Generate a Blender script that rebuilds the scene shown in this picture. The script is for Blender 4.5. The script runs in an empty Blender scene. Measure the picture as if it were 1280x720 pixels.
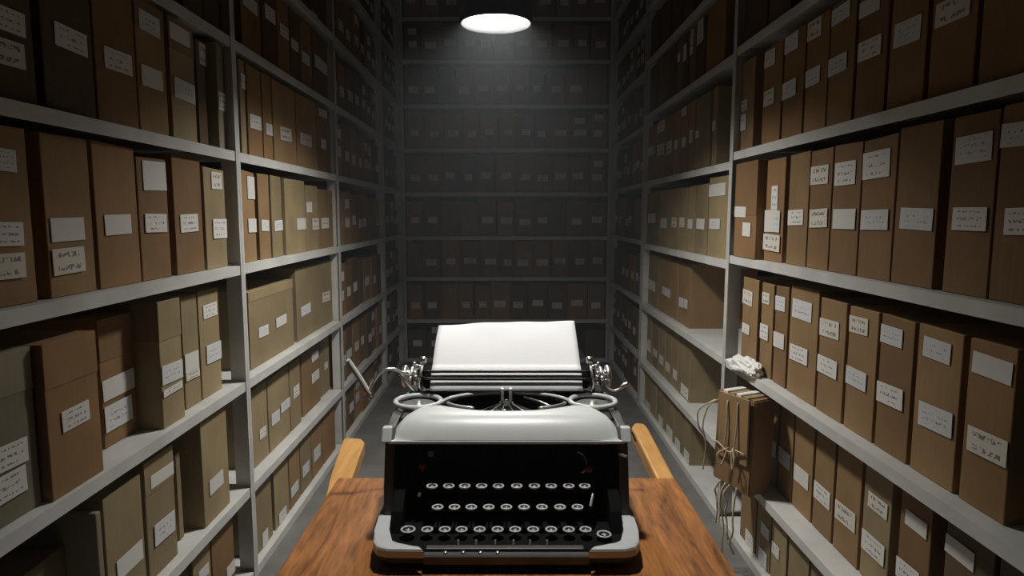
import bpy, bmesh, math, random
from mathutils import Vector, Matrix
random.seed(7)
C = bpy.context.scene.collection
SC = bpy.context.scene

# ------------------------------------------------------------------ camera
FPX = 820.0; TH = math.atan(92/FPX); SN = math.sin(TH); CS = math.cos(TH)
U0 = 633.0; W = 0.85; EYE = 1.23          # vanishing column, half aisle, eye height
cam = bpy.data.cameras.new('camera'); camo = bpy.data.objects.new('camera', cam); C.objects.link(camo)
camo.location = (0, 0, EYE); camo.rotation_euler = (math.pi/2-TH, 0, 0)
cam.sensor_width = 36; cam.lens = FPX/1280*36; cam.shift_x = 7/1280; cam.clip_start = 0.02
SC.camera = camo
# ------------------------------------------------------------------ world, exposure, light strengths
wd = bpy.data.worlds.new('world'); SC.world = wd; wd.use_nodes = True
wd.node_tree.nodes['Background'].inputs[0].default_value = (0.6, 0.7, 0.9, 1)
wd.node_tree.nodes['Background'].inputs[1].default_value = 0.0
SC.view_settings.view_transform = 'Standard'; SC.view_settings.look = 'None'
SC.view_settings.gamma = 1; SC.view_settings.use_curve_mapping = False
SC.view_settings.exposure = -0.50
LAMP_MAIN = 390.0      # emission of the pendant in view
LAMP_ADDED = 1100.0       # emission of the unseen lamp added to brighten the paper and typewriter
LAMP_COL = (1.0, 0.975, 0.925, 1)
HAZE = 0.011
wnt = wd.node_tree; wvs = wnt.nodes.new('ShaderNodeVolumeScatter'); wvs.inputs['Color'].default_value = (.86, .93, 1, 1)
wvs.inputs['Density'].default_value = HAZE; wvs.inputs['Anisotropy'].default_value = .25
wnt.links.new(wvs.outputs[0], [n for n in wnt.nodes if n.type == 'OUTPUT_WORLD'][0].inputs['Volume'])

# ------------------------------------------------------------------ materials
def newmat(name):
    m = bpy.data.materials.new(name); m.use_nodes = True
    nt = m.node_tree; return m, nt, nt.nodes['Principled BSDF']
def N(nt, t, **k):
    n = nt.nodes.new(t)
    for a, b in k.items(): setattr(n, a, b)
    return n
def plain(name, col, rough=.5, metal=0, noise=.12, scale=30, bump=0.0):
    m, nt, b = newmat(name)
    tc = N(nt, 'ShaderNodeTexCoord'); nz = N(nt, 'ShaderNodeTexNoise'); nz.inputs['Scale'].default_value = scale
    nz.inputs['Detail'].default_value = 5
    nt.links.new(tc.outputs['Object'], nz.inputs['Vector'])
    rp = N(nt, 'ShaderNodeValToRGB')
    rp.color_ramp.elements[0].position = .3; rp.color_ramp.elements[1].position = .7
    rp.color_ramp.elements[0].color = (*[c*(1-noise) for c in col], 1)
    rp.color_ramp.elements[1].color = (*[min(1, c*(1+noise)) for c in col], 1)
    nt.links.new(nz.outputs['Fac'], rp.inputs['Fac']); nt.links.new(rp.outputs['Color'], b.inputs['Base Color'])
    b.inputs['Roughness'].default_value = rough; b.inputs['Metallic'].default_value = metal
    if bump:
        bp = N(nt, 'ShaderNodeBump'); bp.inputs['Strength'].default_value = bump; bp.inputs['Distance'].default_value = .002
        nt.links.new(nz.outputs['Fac'], bp.inputs['Height']); nt.links.new(bp.outputs['Normal'], b.inputs['Normal'])
    return m
def card(name, col):
    m, nt, b = newmat(name)
    tc = N(nt, 'ShaderNodeTexCoord'); oi = N(nt, 'ShaderNodeObjectInfo')
    add = N(nt, 'ShaderNodeVectorMath', operation='ADD')
    sc = N(nt, 'ShaderNodeVectorMath', operation='SCALE'); sc.inputs['Scale'].default_value = 37
    cmb = N(nt, 'ShaderNodeCombineXYZ'); nt.links.new(oi.outputs['Random'], cmb.inputs[0]); nt.links.new(oi.outputs['Random'], cmb.inputs[2])
    nt.links.new(cmb.outputs[0], sc.inputs[0]); nt.links.new(tc.outputs['Object'], add.inputs[0]); nt.links.new(sc.outputs[0], add.inputs[1])
    n1 = N(nt, 'ShaderNodeTexNoise'); n1.inputs['Scale'].default_value = 6; n1.inputs['Detail'].default_value = 6
    nt.links.new(add.outputs[0], n1.inputs['Vector'])
    mp = N(nt, 'ShaderNodeMapping'); mp.inputs['Scale'].default_value = (160, 160, 5)
    nt.links.new(add.outputs[0], mp.inputs['Vector'])
    n2 = N(nt, 'ShaderNodeTexNoise'); n2.inputs['Scale'].default_value = 1; n2.inputs['Detail'].default_value = 3
    nt.links.new(mp.outputs[0], n2.inputs['Vector'])
    mx = N(nt, 'ShaderNodeMath', operation='MULTIPLY_ADD'); mx.inputs[1].default_value = .35; nt.links.new(n2.outputs['Fac'], mx.inputs[0]); nt.links.new(n1.outputs['Fac'], mx.inputs[2])
    rp = N(nt, 'ShaderNodeValToRGB'); rp.color_ramp.elements[0].position = .35; rp.color_ramp.elements[1].position = 1.0
    rp.color_ramp.elements[0].color = (*[c*.72 for c in col], 1); rp.color_ramp.elements[1].color = (*[c*1.25 for c in col], 1)
    nt.links.new(mx.outputs[0], rp.inputs['Fac'])
    hs = N(nt, 'ShaderNodeHueSaturation')
    mv = N(nt, 'ShaderNodeMapRange'); mv.inputs['To Min'].default_value = .82; mv.inputs['To Max'].default_value = 1.15
    nt.links.new(oi.outputs['Random'], mv.inputs['Value']); nt.links.new(mv.outputs[0], hs.inputs['Value'])
    nt.links.new(rp.outputs['Color'], hs.inputs['Color']); nt.links.new(hs.outputs['Color'], b.inputs['Base Color'])
    b.inputs['Roughness'].default_value = .8
    bp = N(nt, 'ShaderNodeBump'); bp.inputs['Strength'].default_value = .25; bp.inputs['Distance'].default_value = .001
    nt.links.new(mx.outputs[0], bp.inputs['Height']); nt.links.new(bp.outputs['Normal'], b.inputs['Normal'])
    return m
def label_mat(name, col, ink=(.06, .06, .08), rows=3.0, amount=.52, freq=14):
    m, nt, b = newmat(name)
    tc = N(nt, 'ShaderNodeTexCoord'); oi = N(nt, 'ShaderNodeObjectInfo'); sp = N(nt, 'ShaderNodeSeparateXYZ')
    nt.links.new(tc.outputs['Generated'], sp.inputs[0])
    def M(op, a, bb=None, c=None):
        n = N(nt, 'ShaderNodeMath', operation=op)
        for i, v in enumerate((a, bb, c)):
            if v is None: continue
            if isinstance(v, (int, float)): n.inputs[i].default_value = v
            else: nt.links.new(v, n.inputs[i])
        return n.outputs[0]
    x, z = sp.outputs[0], sp.outputs[2]
    off = M('MULTIPLY', oi.outputs['Random'], 91.0)
    cb = N(nt, 'ShaderNodeCombineXYZ'); nt.links.new(M('MULTIPLY_ADD', x, freq, off), cb.inputs[0]); nt.links.new(M('MULTIPLY', z, rows*2.5), cb.inputs[1]); nt.links.new(off, cb.inputs[2])
    nz = N(nt, 'ShaderNodeTexNoise'); nz.inputs['Scale'].default_value = 1; nz.inputs['Detail'].default_value = 2
    nt.links.new(cb.outputs[0], nz.inputs['Vector'])
    line = M('LESS_THAN', M('ABSOLUTE', M('SUBTRACT', M('FRACT', M('MULTIPLY', z, rows)), .5)), .2)
    stroke = M('GREATER_THAN', nz.outputs['Fac'], amount)
    mx_ = M('MULTIPLY', M('GREATER_THAN', x, .14), M('LESS_THAN', x, .86))
    mz_ = M('MULTIPLY', M('GREATER_THAN', z, .15), M('LESS_THAN', z, .85))
    msk = M('MULTIPLY', M('MULTIPLY', line, stroke), M('MULTIPLY', mx_, mz_))
    mix = N(nt, 'ShaderNodeMix', data_type='RGBA')
    nt.links.new(M('MULTIPLY', msk, .75), mix.inputs['Factor']); mix.inputs[6].default_value = (*col, 1); mix.inputs[7].default_value = (*ink, 1)
    nt.links.new(mix.outputs[2], b.inputs['Base Color']); b.inputs['Roughness'].default_value = .6
    return m
def wood(name, c0, c1, axis_scale=(14, 1.2, 14)):
    m, nt, b = newmat(name)
    tc = N(nt, 'ShaderNodeTexCoord'); mp = N(nt, 'ShaderNodeMapping'); mp.inputs['Scale'].default_value = axis_scale
    nt.links.new(tc.outputs['Object'], mp.inputs['Vector'])
    n1 = N(nt, 'ShaderNodeTexNoise'); n1.inputs['Scale'].default_value = 2.2; n1.inputs['Detail'].default_value = 8; n1.inputs['Distortion'].default_value = 1.2
    nt.links.new(mp.outputs[0], n1.inputs['Vector'])
    n2 = N(nt, 'ShaderNodeTexNoise'); n2.inputs['Scale'].default_value = 14; n2.inputs['Detail'].default_value = 4
    nt.links.new(mp.outputs[0], n2.inputs['Vector'])
    ad = N(nt, 'ShaderNodeMath', operation='MULTIPLY_ADD'); ad.inputs[1].default_value = .45
    nt.links.new(n2.outputs['Fac'], ad.inputs[0]); nt.links.new(n1.outputs['Fac'], ad.inputs[2])
    rp = N(nt, 'ShaderNodeValToRGB'); rp.color_ramp.elements[0].position = .45; rp.color_ramp.elements[1].position = .95
    rp.color_ramp.elements[0].color = (*c0, 1); rp.color_ramp.elements[1].color = (*c1, 1)
    nt.links.new(ad.outputs[0], rp.inputs['Fac']); nt.links.new(rp.outputs['Color'], b.inputs['Base Color'])
    b.inputs['Roughness'].default_value = .42
    bp = N(nt, 'ShaderNodeBump'); bp.inputs['Strength'].default_value = .2; bp.inputs['Distance'].default_value = .001
    nt.links.new(ad.outputs[0], bp.inputs['Height']); nt.links.new(bp.outputs['Normal'], b.inputs['Normal'])
    return m
def emit(name, col, s):
    m = bpy.data.materials.new(name); m.use_nodes = True; nt = m.node_tree; nt.nodes.clear()
    e = N(nt, 'ShaderNodeEmission'); e.inputs[0].default_value = col; e.inputs[1].default_value = s
    o = N(nt, 'ShaderNodeOutputMaterial'); nt.links.new(e.outputs[0], o.inputs[0]); return m

CARD = {'brown': card('card_brown', (.245, .137, .056)), 'tan': card('card_tan', (.275, .168, .074)),
        'khaki': card('card_khaki', (.275, .208, .110)), 'grey-green': card('card_greygreen', (.235, .20, .128)),
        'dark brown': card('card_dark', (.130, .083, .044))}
LAB = [label_mat('label_white', (.74, .72, .68)), label_mat('label_cream', (.70, .66, .58), rows=2, amount=.5),
       label_mat('label_grey', (.66, .66, .66), rows=4, amount=.56, freq=20), label_mat('label_blank', (.68, .66, .62), amount=.75)]
M_rack = plain('rack_paint', (.60, .60, .575), .45, 0, .10, 9)
M_wall = plain('wall_paint', (.045, .045, .045), .9, 0, .2, 3)
M_floor = plain('floor_concrete', (.16, .155, .145), .7, 0, .25, 5, .3)
M_desk = wood('desk_wood', (.10, .030, .007), (.56, .225, .060), (16, 2.2, 16))
M_rail = wood('rail_wood', (.42, .20, .05), (.72, .38, .12))
M_cover = plain('cover_enamel', (.70, .72, .71), .33, 0, .03, 60)
M_black = plain('black_enamel', (.008, .008, .008), .38, 0, .2, 40)
M_matte = plain('black_matte', (.006, .006, .006), .8, 0, .2, 40)
M_side = plain('side_enamel', (.085, .085, .08), .5, 0, .2, 40)
M_frame = plain('frame_enamel', (.62, .64, .64), .4, 0, .04, 60)
M_chrome = plain('chrome', (.92, .90, .86), .32, 1, .06, 50)
M_steel = plain('steel', (.62, .61, .59), .42, 1, .15, 80)
M_rubber = plain('rubber', (.012, .012, .012), .65, 0, .2, 40)
M_paper = plain('paper', (.86, .86, .87), .75, 0, .015, 8)
M_legend = plain('key_legend', (.75, .75, .73), .5, 0, .02, 8)
M_red = plain('red_enamel', (.25, .05, .04), .5)
M_brass = plain('brass_badge', (.22, .19, .12), .5)
M_inner = plain('shade_inside', (.03, .03, .03), .8)
M_twine = plain('twine', (.50, .40, .27), .9, 0, .3, 200, .5)
M_plastic = plain('crumpled_paper', (.78, .78, .76), .5, 0, .05, 20)

M_spool = plain('spool_metal', (.34, .34, .33), .35, .3, .15, 60)
M_ring_glint = plain('ring_glint', (.66, .66, .64), .3, .0, .05, 60)  # pale non-metal colour paints in the glints of the key rings
for m_ in (M_matte, M_rubber):
    m_.node_tree.nodes['Principled BSDF'].inputs['Specular IOR Level'].default_value = .12
# ------------------------------------------------------------------ mesh helpers
def link(name, bm, mat, parent=None, smooth=False, loc=None):
    me = bpy.data.meshes.new(name)
    bmesh.ops.recalc_face_normals(bm, faces=bm.faces)
    bm.to_mesh(me); bm.free()
    mats = mat if isinstance(mat, list) else [mat]
    for m in mats: me.materials.append(m)
    if smooth:
        for p in me.polygons: p.use_smooth = True
    o = bpy.data.objects.new(name, me); C.objects.link(o)
    if loc is not None: o.location = loc
    if parent is not None: o.parent = parent
    return o
def empty(name, loc=(0, 0, 0), rz=0):
    o = bpy.data.objects.new(name, None); C.objects.link(o); o.location = loc; o.rotation_euler = (0, 0, rz); o.empty_display_size = .05
    return o
def tag(o, label=None, cat=None, group=None, kind=None):
    if label: o['label'] = label
    if cat: o['category'] = cat
    if group: o['group'] = group
    if kind: o['kind'] = kind
    return o
def box(bm, x0, x1, y0, y1, z0, z1, bev=0, seg=1):
    vs = [bm.verts.new((x, y, z)) for x in (x0, x1) for y in (y0, y1) for z in (z0, z1)]
    f = [(0, 1, 3, 2), (4, 6, 7, 5), (0, 4, 5, 1), (2, 3, 7, 6), (0, 2, 6, 4), (1, 5, 7, 3)]
    fs = [bm.faces.new([vs[i] for i in q]) for q in f]
    if bev:
        es = list({e for q in fs for e in q.edges})
        bmesh.ops.bevel(bm, geom=es, offset=bev, segments=seg, affect='EDGES', profile=.5)
    return vs
def prism(bm, pts, z0, z1, bev=0):
    a = [bm.verts.new((x, y, z0)) for x, y in pts]; b = [bm.verts.new((x, y, z1)) for x, y in pts]
    n = len(pts); fs = [bm.faces.new(a), bm.faces.new(b)]
    for i in range(n): fs.append(bm.faces.new((a[i], a[(i+1) % n], b[(i+1) % n], b[i])))
    if bev:
        es = [e for e in fs[1].edges]
        bmesh.ops.bevel(bm, geom=es, offset=bev, segments=2, affect='EDGES', profile=.5)
def prism_x(bm, pts, x0, x1, bev=0):       # pts in (y, z)
    a = [bm.verts.new((x0, y, z)) for y, z in pts]; b = [bm.verts.new((x1, y, z)) for y, z in pts]
    n = len(pts); fs = [bm.faces.new(a), bm.faces.new(b)]
    for i in range(n): fs.append(bm.faces.new((a[i], a[(i+1) % n], b[(i+1) % n], b[i])))
    if bev:
        es = list({e for q in fs for e in q.edges})
        bmesh.ops.bevel(bm, geom=es, offset=bev, segments=2, affect='EDGES', profile=.5)
def smoothpts(P, n=6):
    P = [Vector(p) for p in P]; out = []
    for i in range(len(P)-1):
        p0 = P[max(i-1, 0)]; p1 = P[i]; p2 = P[i+1]; p3 = P[min(i+2, len(P)-1)]
        for k in range(n):
            t = k/n
            out.append(.5*((2*p1)+(-p0+p2)*t+(2*p0-5*p1+4*p2-p3)*t*t+(-p0+3*p1-3*p2+p3)*t**3))
    out.append(P[-1]); return out
def tube(bm, P, r, seg=8, closed=False):
    P = [Vector(p) for p in P]; n = len(P); rings = []
    rr = r if isinstance(r, (list, tuple)) else [r]*n
    up = None
    for i in range(n):
        if closed: t = P[(i+1) % n]-P[i-1]
        else: t = P[min(i+1, n-1)]-P[max(i-1, 0)]
        t.normalize()
        if up is None:
            up = t.orthogonal().normalized()
        up = (up-t*up.dot(t)).normalized(); s = t.cross(up)
        rings.append([bm.verts.new(P[i]+(up*math.cos(a)+s*math.sin(a))*rr[i]) for a in [2*math.pi*k/seg for k in range(seg)]])
    m = n if closed else n-1
    for i in range(m):
        a, b = rings[i], rings[(i+1) % n]
        for k in range(seg): bm.faces.new((a[k], a[(k+1) % seg], b[(k+1) % seg], b[k]))
    if not closed:
        bm.faces.new(rings[0]); bm.faces.new(list(reversed(rings[-1])))
def lathe(bm, prof, o=(0, 0, 0), axis='z', seg=24, caps=True):   # prof = [(r, h)]
    o = Vector(o); rings = []
    def pt(r, h, a):
        if axis == 'z': return o+Vector((r*math.cos(a), r*math.sin(a), h))
        return o+Vector((h, r*math.cos(a), r*math.sin(a)))
    for r, h in prof:
        if r < 1e-6: rings.append([bm.verts.new(pt(0, h, 0))])
        else: rings.append([bm.verts.new(pt(r, h, 2*math.pi*k/seg)) for k in range(seg)])
    for a, b in zip(rings, rings[1:]):
        for k in range(seg):
            k2 = (k+1) % seg
            if len(a) == 1 and len(b) == 1: break
            if len(a) == 1: bm.faces.new((a[0], b[k2], b[k]))
            elif len(b) == 1: bm.faces.new((a[k], a[k2], b[0]))
            else: bm.faces.new((a[k], a[k2], b[k2], b[k]))
    for q in (rings[0], rings[-1]):
        if caps and len(q) > 1: bm.faces.new(q)
BM = bmesh.new

# ------------------------------------------------------------------ room
XW, YB, YF, ZC = 1.30, 5.86, -0.75, 3.30
def slab(name, *a):
    bm = BM(); box(bm, *a); o = link(name, bm, M_floor if name == 'floor' else M_wall); tag(o, kind='structure'); return o
slab('floor', -XW-.1, XW+.1, YF-.1, YB+.1, -.1, 0)
slab('ceiling', -XW-.1, XW+.1, YF-.1, YB+.1, ZC, ZC+.1)
slab('wall_left', -XW-.1, -XW, YF, YB, 0, ZC)
slab('wall_right', XW, XW+.1, YF, YB, 0, ZC)
slab('wall_back', -XW-.1, XW+.1, YB, YB+.1, 0, ZC)
slab('wall_front', -XW-.1, XW+.1, YF-.1, YF, 0, ZC)

# ------------------------------------------------------------------ shelving
ZL = [-1.20, -.905, -.545, -.163, .197, .545, .882, 1.228, 1.565]      # shelf tops relative to the eye
ZR1 = [-1.20, -.935, -.558, -.155, .232, .612, .95, 1.29, 1.60]
ZR2 = [-1.20, -.925, -.56, -.18, .20, .60, .92, 1.25, 1.58]
DEP = .42
def post_bm(y, side, rear=False):
    bm = BM(); w = .032; t = .003
    x = side*(W if not rear else W+DEP-.004)
    s = side if not rear else -side
    # L-angle upright with a wide web, front flange faces the aisle
    box(bm, min(x, x+s*t), max(x, x+s*t), y-w/2, y+w/2, 0.0, ZC-.35)
    box(bm, min(x, x+s*.055), max(x, x+s*.055), y-t/2, y+t/2, 0.0, ZC-.35)
    for k in range(40):       # punched slots shown as small raised studs where shelves bolt on
        pass
    return bm
def shelf_bm(x0, x1, y0, y1, z, bays_axis='y', front=None):
    # pressed steel tray: top sheet with turned-down lips
    bm = BM(); t = .003; lip = .030
    box(bm, x0, x1, y0, y1, z-t, z)
    box(bm, x0, x0+.004, y0, y1, z-lip, z-t); box(bm, x1-.004, x1, y0, y1, z-lip, z-t)
    box(bm, x0+.004, x1-.004, y0, y0+.004, z-lip, z-t); box(bm, x0+.004, x1-.004, y1-.004, y1, z-lip, z-t)
    return bm
def side_rack(side, y0, y1, levels, label, first=False):
    r = empty('shelving_rack', (side*(W+DEP/2), (y0+y1)/2, 0))
    tag(r, label, 'shelving', 'steel racks along the aisle')
    off = Vector(r.location)
    def add(name, bm):
        bmesh.ops.translate(bm, verts=bm.verts, vec=-off); return link(name, bm, M_rack, r)
    for y in ([y0+.016, y1] if first else [y1]):
        add('post', post_bm(y, side)); add('post', post_bm(y, side, True))
    for z in levels:
        xa, xb = side*(W+.003), side*(W+DEP-.008)
        add('shelf', shelf_bm(min(xa, xb), max(xa, xb), y0+.018, y1-.018, z+EYE))
    return r
LP = [.86, 2.112, 3.35, 4.60, 5.36]; RP = [.90, 2.522, 4.14, 5.36]
side_rack(-1, LP[0], LP[1], ZL, 'nearest grey steel rack on the left side of the aisle', True)
side_rack(-1, LP[1], LP[2], ZL, 'second grey steel rack from the viewer along the left side')
side_rack(-1, LP[2], LP[3], ZL, 'third grey steel rack from the viewer along the left side')
side_rack(-1, LP[3], LP[4], ZL, 'farthest short steel rack on the left side, touching the end corner')
side_rack(1, RP[0], RP[1], ZR1, 'nearest grey steel rack on the right side of the aisle', True)
side_rack(1, RP[1], RP[2], ZR2, 'middle grey steel rack on the right side, with half-empty shelf')
side_rack(1, RP[2], RP[3], ZL, 'farthest grey steel rack on the right side, touching the end corner')
YE = 5.40
ZE = [-1.20, -.87, -.516, -.18, .178, .53, .877, 1.225, 1.555]
er = empty('shelving_rack', (0, YE+.21, 0)); tag(er, 'wide steel rack closing off the far end of the aisle', 'shelving', 'steel racks along the aisle')
def addE(name, bm):
    bmesh.ops.translate(bm, verts=bm.verts, vec=-Vector(er.location)); link(name, bm, M_rack, er)
for x in (-W+.004, W-.004):
    for yy, s in ((YE, 1), (YE+DEP, -1)):
        bm = BM(); ya, yb = sorted((yy, yy+s*.003)); box(bm, x-.018, x+.018, ya, yb, 0, ZC-.35)
        ya, yb = sorted((yy, yy+s*.045)); box(bm, x-.0015, x+.0015, ya, yb, 0, ZC-.35); addE('post', bm)
for z in ZE: addE('shelf', shelf_bm(-W+.024, W-.024, YE+.004, YE+DEP-.004, z+EYE))

# ------------------------------------------------------------------ archive boxes
ORD = ['first', 'second', 'third', 'fourth', 'fifth', 'sixth', 'seventh', 'eighth', 'ninth', 'tenth', 'eleventh', 'twelfth', 'thirteenth']
boxes = []      # dicts
def Yof(u, z, Xp): d = FPX*Xp/abs(u-U0); return (d+z*SN)/CS
def onplane(u, v, Xp):
    d = FPX*Xp/abs(u-U0); r = (360-v)/FPX; return d, d*(CS+r*SN), d*(-SN+r*CS)
def project(x, y, z):
    d = y*CS-z*SN
    return (U0+FPX*x/d, 360-FPX*(y*SN+z*CS)/d) if d > .05 else (None, None)
def add_box(side, ya, yb, z0, h, tone, inset, labels, rack, row, depth=.34, lid=None):
    boxes.append(dict(side=side, a=ya, b=yb, z=z0, h=h, tone=tone, inset=inset, labels=labels, rack=rack, row=row, depth=depth, lid=lid))
BAY = {'nearest left rack': (0, 2.112), 'second left rack': (2.112, 3.35), 'nearest right rack': (0, 2.522), 'middle right rack': (2.522, 4.14)}
def row_px(side, rack, row, z, specs, hdef=.31, tones=('brown',), inset=.03):
    """specs: (u0, u1, [labels (u,v,w,h)], {opts})"""
    prev = None
    specs = sorted(specs, key=lambda q: q[0])
    for i, sp in enumerate(specs):
        u0, u1, labs = sp[:3]; o = sp[3] if len(sp) > 3 else {}
        ins = o.get('inset', inset); Xp = W+ins
        zm = z+.12
        ya, yb = sorted((Yof(u0, zm, Xp), Yof(u1, zm, Xp)))
        ya = max(ya, BAY[rack][0]+.004); yb = min(yb, BAY[rack][1]-(.020 if ins < .012 else .004))
        if yb-ya < .025: continue
        if prev is not None: ya, yb = (max(ya, prev[1]+.001), yb) if side < 0 else (ya, min(yb, prev[0]-.001))
        prev = (ya, yb)
        if yb-ya < .02: continue
        L = []
        for lu, lv, lw, lh in labs:
            d, Y, Z = onplane(lu, lv, Xp)
            L.append((Y, Z-z, lw*d*d/(FPX*Xp), lh*d/FPX))
        add_box(side, ya+.0015, yb-.0015, z, o.get('h', hdef), o.get('tone', tones[i % len(tones)]), ins, L, rack, row, o.get('depth', .34), o.get('lid'))
def row_gen(side, rack, row, z, ya, yb, n, hdef=.29, tones=('brown',), inset=.03, p2=.18, lz=.12):
    ws = [random.uniform(.85, 1.2) for _ in range(n)]; s = (yb-ya)/sum(ws); y = ya
    for i in range(n):
        w = ws[i]*s; L = []
        cy = y+w/2
        if random.random() < .93: L.append((cy+random.uniform(-.008, .008), lz+random.uniform(-.012, .012), w*random.uniform(.45, .62), .052))
        if random.random() < p2: L.append((cy, lz+.10+random.uniform(-.01, .02), w*.5, .05))
        add_box(side, y+.002, y+w-.002-random.choice([0, 0, .004, .012]), z, hdef+random.uniform(-.025, .012), random.choice(tones), inset+random.uniform(-.006, .012), L, rack, row)
        y += w
FL, SL, TL, LL = 'nearest left rack', 'second left rack', 'third left rack', 'farthest left rack'
FR, SR, LR, ER = 'nearest right rack', 'middle right rack', 'farthest right rack', 'end rack'
K, G, T, B, D = 'khaki', 'grey-green', 'tan', 'brown', 'dark brown'
# --- nearest left rack
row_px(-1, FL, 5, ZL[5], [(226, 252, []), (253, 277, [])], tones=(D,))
row_px(-1, FL, 4, ZL[4], [(-60, 42, [(6, 24, 50, 30), (8, 66, 44, 32)], {'tone': D}), (52, 117, [(88, 50, 41, 28)], {'tone': D}), (119, 171, [(147, 77, 35, 26)], {'tone': B}),  # two nearest boxes toned dark to paint in the upper corner's shade
    (172, 209, [(186, 30, 26, 24), (189, 98, 27, 25)], {'tone': T, 'lid': .8}), (214, 245, [(224, 44, 25, 20), (230, 114, 26, 24)], {'tone': K, 'lid': .75}),
    (248, 260, [(254, 60, 8, 26)], {'tone': D, 'inset': .06}), (263, 283, [(276, 127, 13, 22)], {'tone': G, 'lid': .5})], hdef=.315)
row_px(-1, FL, 3, ZL[3], [(-60, 42, [(4, 200, 30, 28), (8, 293, 40, 30), (9, 333, 42, 32)], {'tone': T}), (58, 117, [(84, 287, 42, 29), (85, 326, 40, 32)], {'tone': T}),
    (121, 174, [(147, 281, 33, 25)], {'tone': B}), (175, 212, [(192, 213, 29, 36), (194, 279, 27, 23)], {'tone': B, 'h': .30}), (219, 254, [(236, 279, 22, 22)], {'tone': B}),
    (257, 283, [(270, 226, 13, 21), (274, 286, 17, 24)], {'tone': K, 'h': .30}), (285, 290, [(286, 244, 3, 12)], {'tone': T, 'inset': .06})], hdef=.318)
row_px(-1, FL, 2, ZL[2], [(-70, 47, [(12, 570, 44, 32), (10, 608, 44, 34)], {'tone': G, 'lid': .75}), (60, 126, [(94, 520, 34, 26)], {'tone': B, 'inset': .012, 'lid': .72}),
    (127, 170, [(145, 482, 40, 26), (145, 518, 34, 32)], {'tone': B, 'inset': .085, 'lid': .68}), (193, 229, [(209, 468, 28, 24), (212, 488, 24, 9)], {'tone': K, 'inset': .022, 'lid': .7, 'h': .322}),
    (230, 250, [(238, 453, 17, 24), (238, 470, 17, 9)], {'tone': K, 'inset': .045, 'h': .315}), (251, 276, [(262, 388, 17, 17), (267, 440, 18, 23)], {'tone': K, 'inset': .045, 'h': .322})], hdef=.30)
row_px(-1, FL, 1, ZL[1], [(20, 84, [], {'tone': D, 'inset': .1, 'h': .2}), (88, 132, [], {'tone': G, 'h': .265}), (134, 181, [(162, 700, 32, 26)], {'tone': K, 'h': .285}),
    (184, 220, [(206, 591, 28, 16), (205, 660, 25, 27)], {'tone': K, 'h': .30, 'lid': .72}), (222, 228, [], {'tone': K, 'inset': .06, 'h': .25}), (254, 286, [(270, 603, 17, 19)], {'tone': K, 'h': .31, 'inset': .022})])
row_px(-1, FL, 0, ZL[0], [(150, 198, [], {'tone': D}), (200, 238, []), (243, 265, [(254, 716, 12, 14)], {'tone': K}), (266, 293, [(288, 712, 10, 16)], {'tone': B})], hdef=.235, tones=(B,))
# --- second left rack
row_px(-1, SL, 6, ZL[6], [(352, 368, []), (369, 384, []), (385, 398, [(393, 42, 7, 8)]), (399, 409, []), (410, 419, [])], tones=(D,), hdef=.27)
row_px(-1, SL, 5, ZL[5], [(301, 326, [(312, 5, 18, 16)]), (328, 346, [(337, 18, 13, 17)]), (347, 362, [(355, 40, 11, 14)]), (363, 375, [(368, 57, 9, 12)]), (376, 390, [(382, 74, 9, 13)]),
    (391, 410, [(401, 82, 15, 15)]), (411, 420, [(417, 70, 8, 14), (416, 92, 8, 11)])], tones=(B, D), hdef=.29)
row_px(-1, SL, 4, ZL[4], [(301, 308, [(303, 102, 5, 18)], {'tone': K}), (310, 328, [(319, 153, 14, 17)], {'tone': B}), (329, 340.5, [(336, 162, 8, 14)], {'tone': B}), (342, 370, [(357, 168, 14, 16)], {'tone': T}),
    (371, 396, [(382, 175, 14, 14)], {'tone': T}), (397, 418, [(404, 180, 6, 12), (403, 142, 10, 9)], {'tone': B})], hdef=.312)
row_px(-1, SL, 3, ZL[3], [(304, 320, [(314, 235, 9, 28), (315, 282, 10, 17)], {'tone': T}), (324, 338, [(331, 282, 9, 14)], {'tone': T}), (340, 353, [(349, 282, 10, 13)], {'tone': K}),
    (357, 382, [(377, 280, 11, 14)], {'tone': K}), (383, 398, [(385.5, 259, 7, 13), (394, 280, 8, 14)], {'tone': K, 'h': .29}), (399, 417, [(406, 279, 9, 13)], {'tone': T, 'h': .28})], hdef=.308)
row_px(-1, SL, 2, ZL[2], [(312, 367, [(329, 414, 12, 13), (351, 401, 13, 12)], {'tone': K, 'h': .272, 'lid': .88}), (371, 418, [(382, 387, 12, 12), (407, 371, 9, 12)], {'tone': K, 'h': .315, 'inset': .045})], inset=.045)
row_px(-1, SL, 1, ZL[1], [(316, 335, [(328, 541, 8, 13)], {'tone': K}), (336, 362, [(344, 522, 10, 15), (359, 504, 11, 12)], {'tone': K}), (363, 376, [(370, 489, 7, 14)], {'tone': K}),
    (378, 400, [(394, 470, 9, 12), (393, 445, 8, 11)], {'tone': T, 'inset': .06}), (401, 415, [(407, 457, 4, 8)], {'tone': K, 'inset': .07})], hdef=.285, inset=.05)
row_px(-1, SL, 0, ZL[0], [(319, 340, [(331, 672, 7, 18)], {'tone': K}), (343, 361, [(353, 646, 9, 14)], {'tone': K}), (362, 375, [(368, 611, 9, 13)], {'tone': T}), (376, 389, [(382, 586, 8, 14)], {'tone': K}),
    (390, 403, [(396, 566, 8, 16)], {'tone': T}), (404, 419, [], {'tone': B})], hdef=.245)
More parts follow.
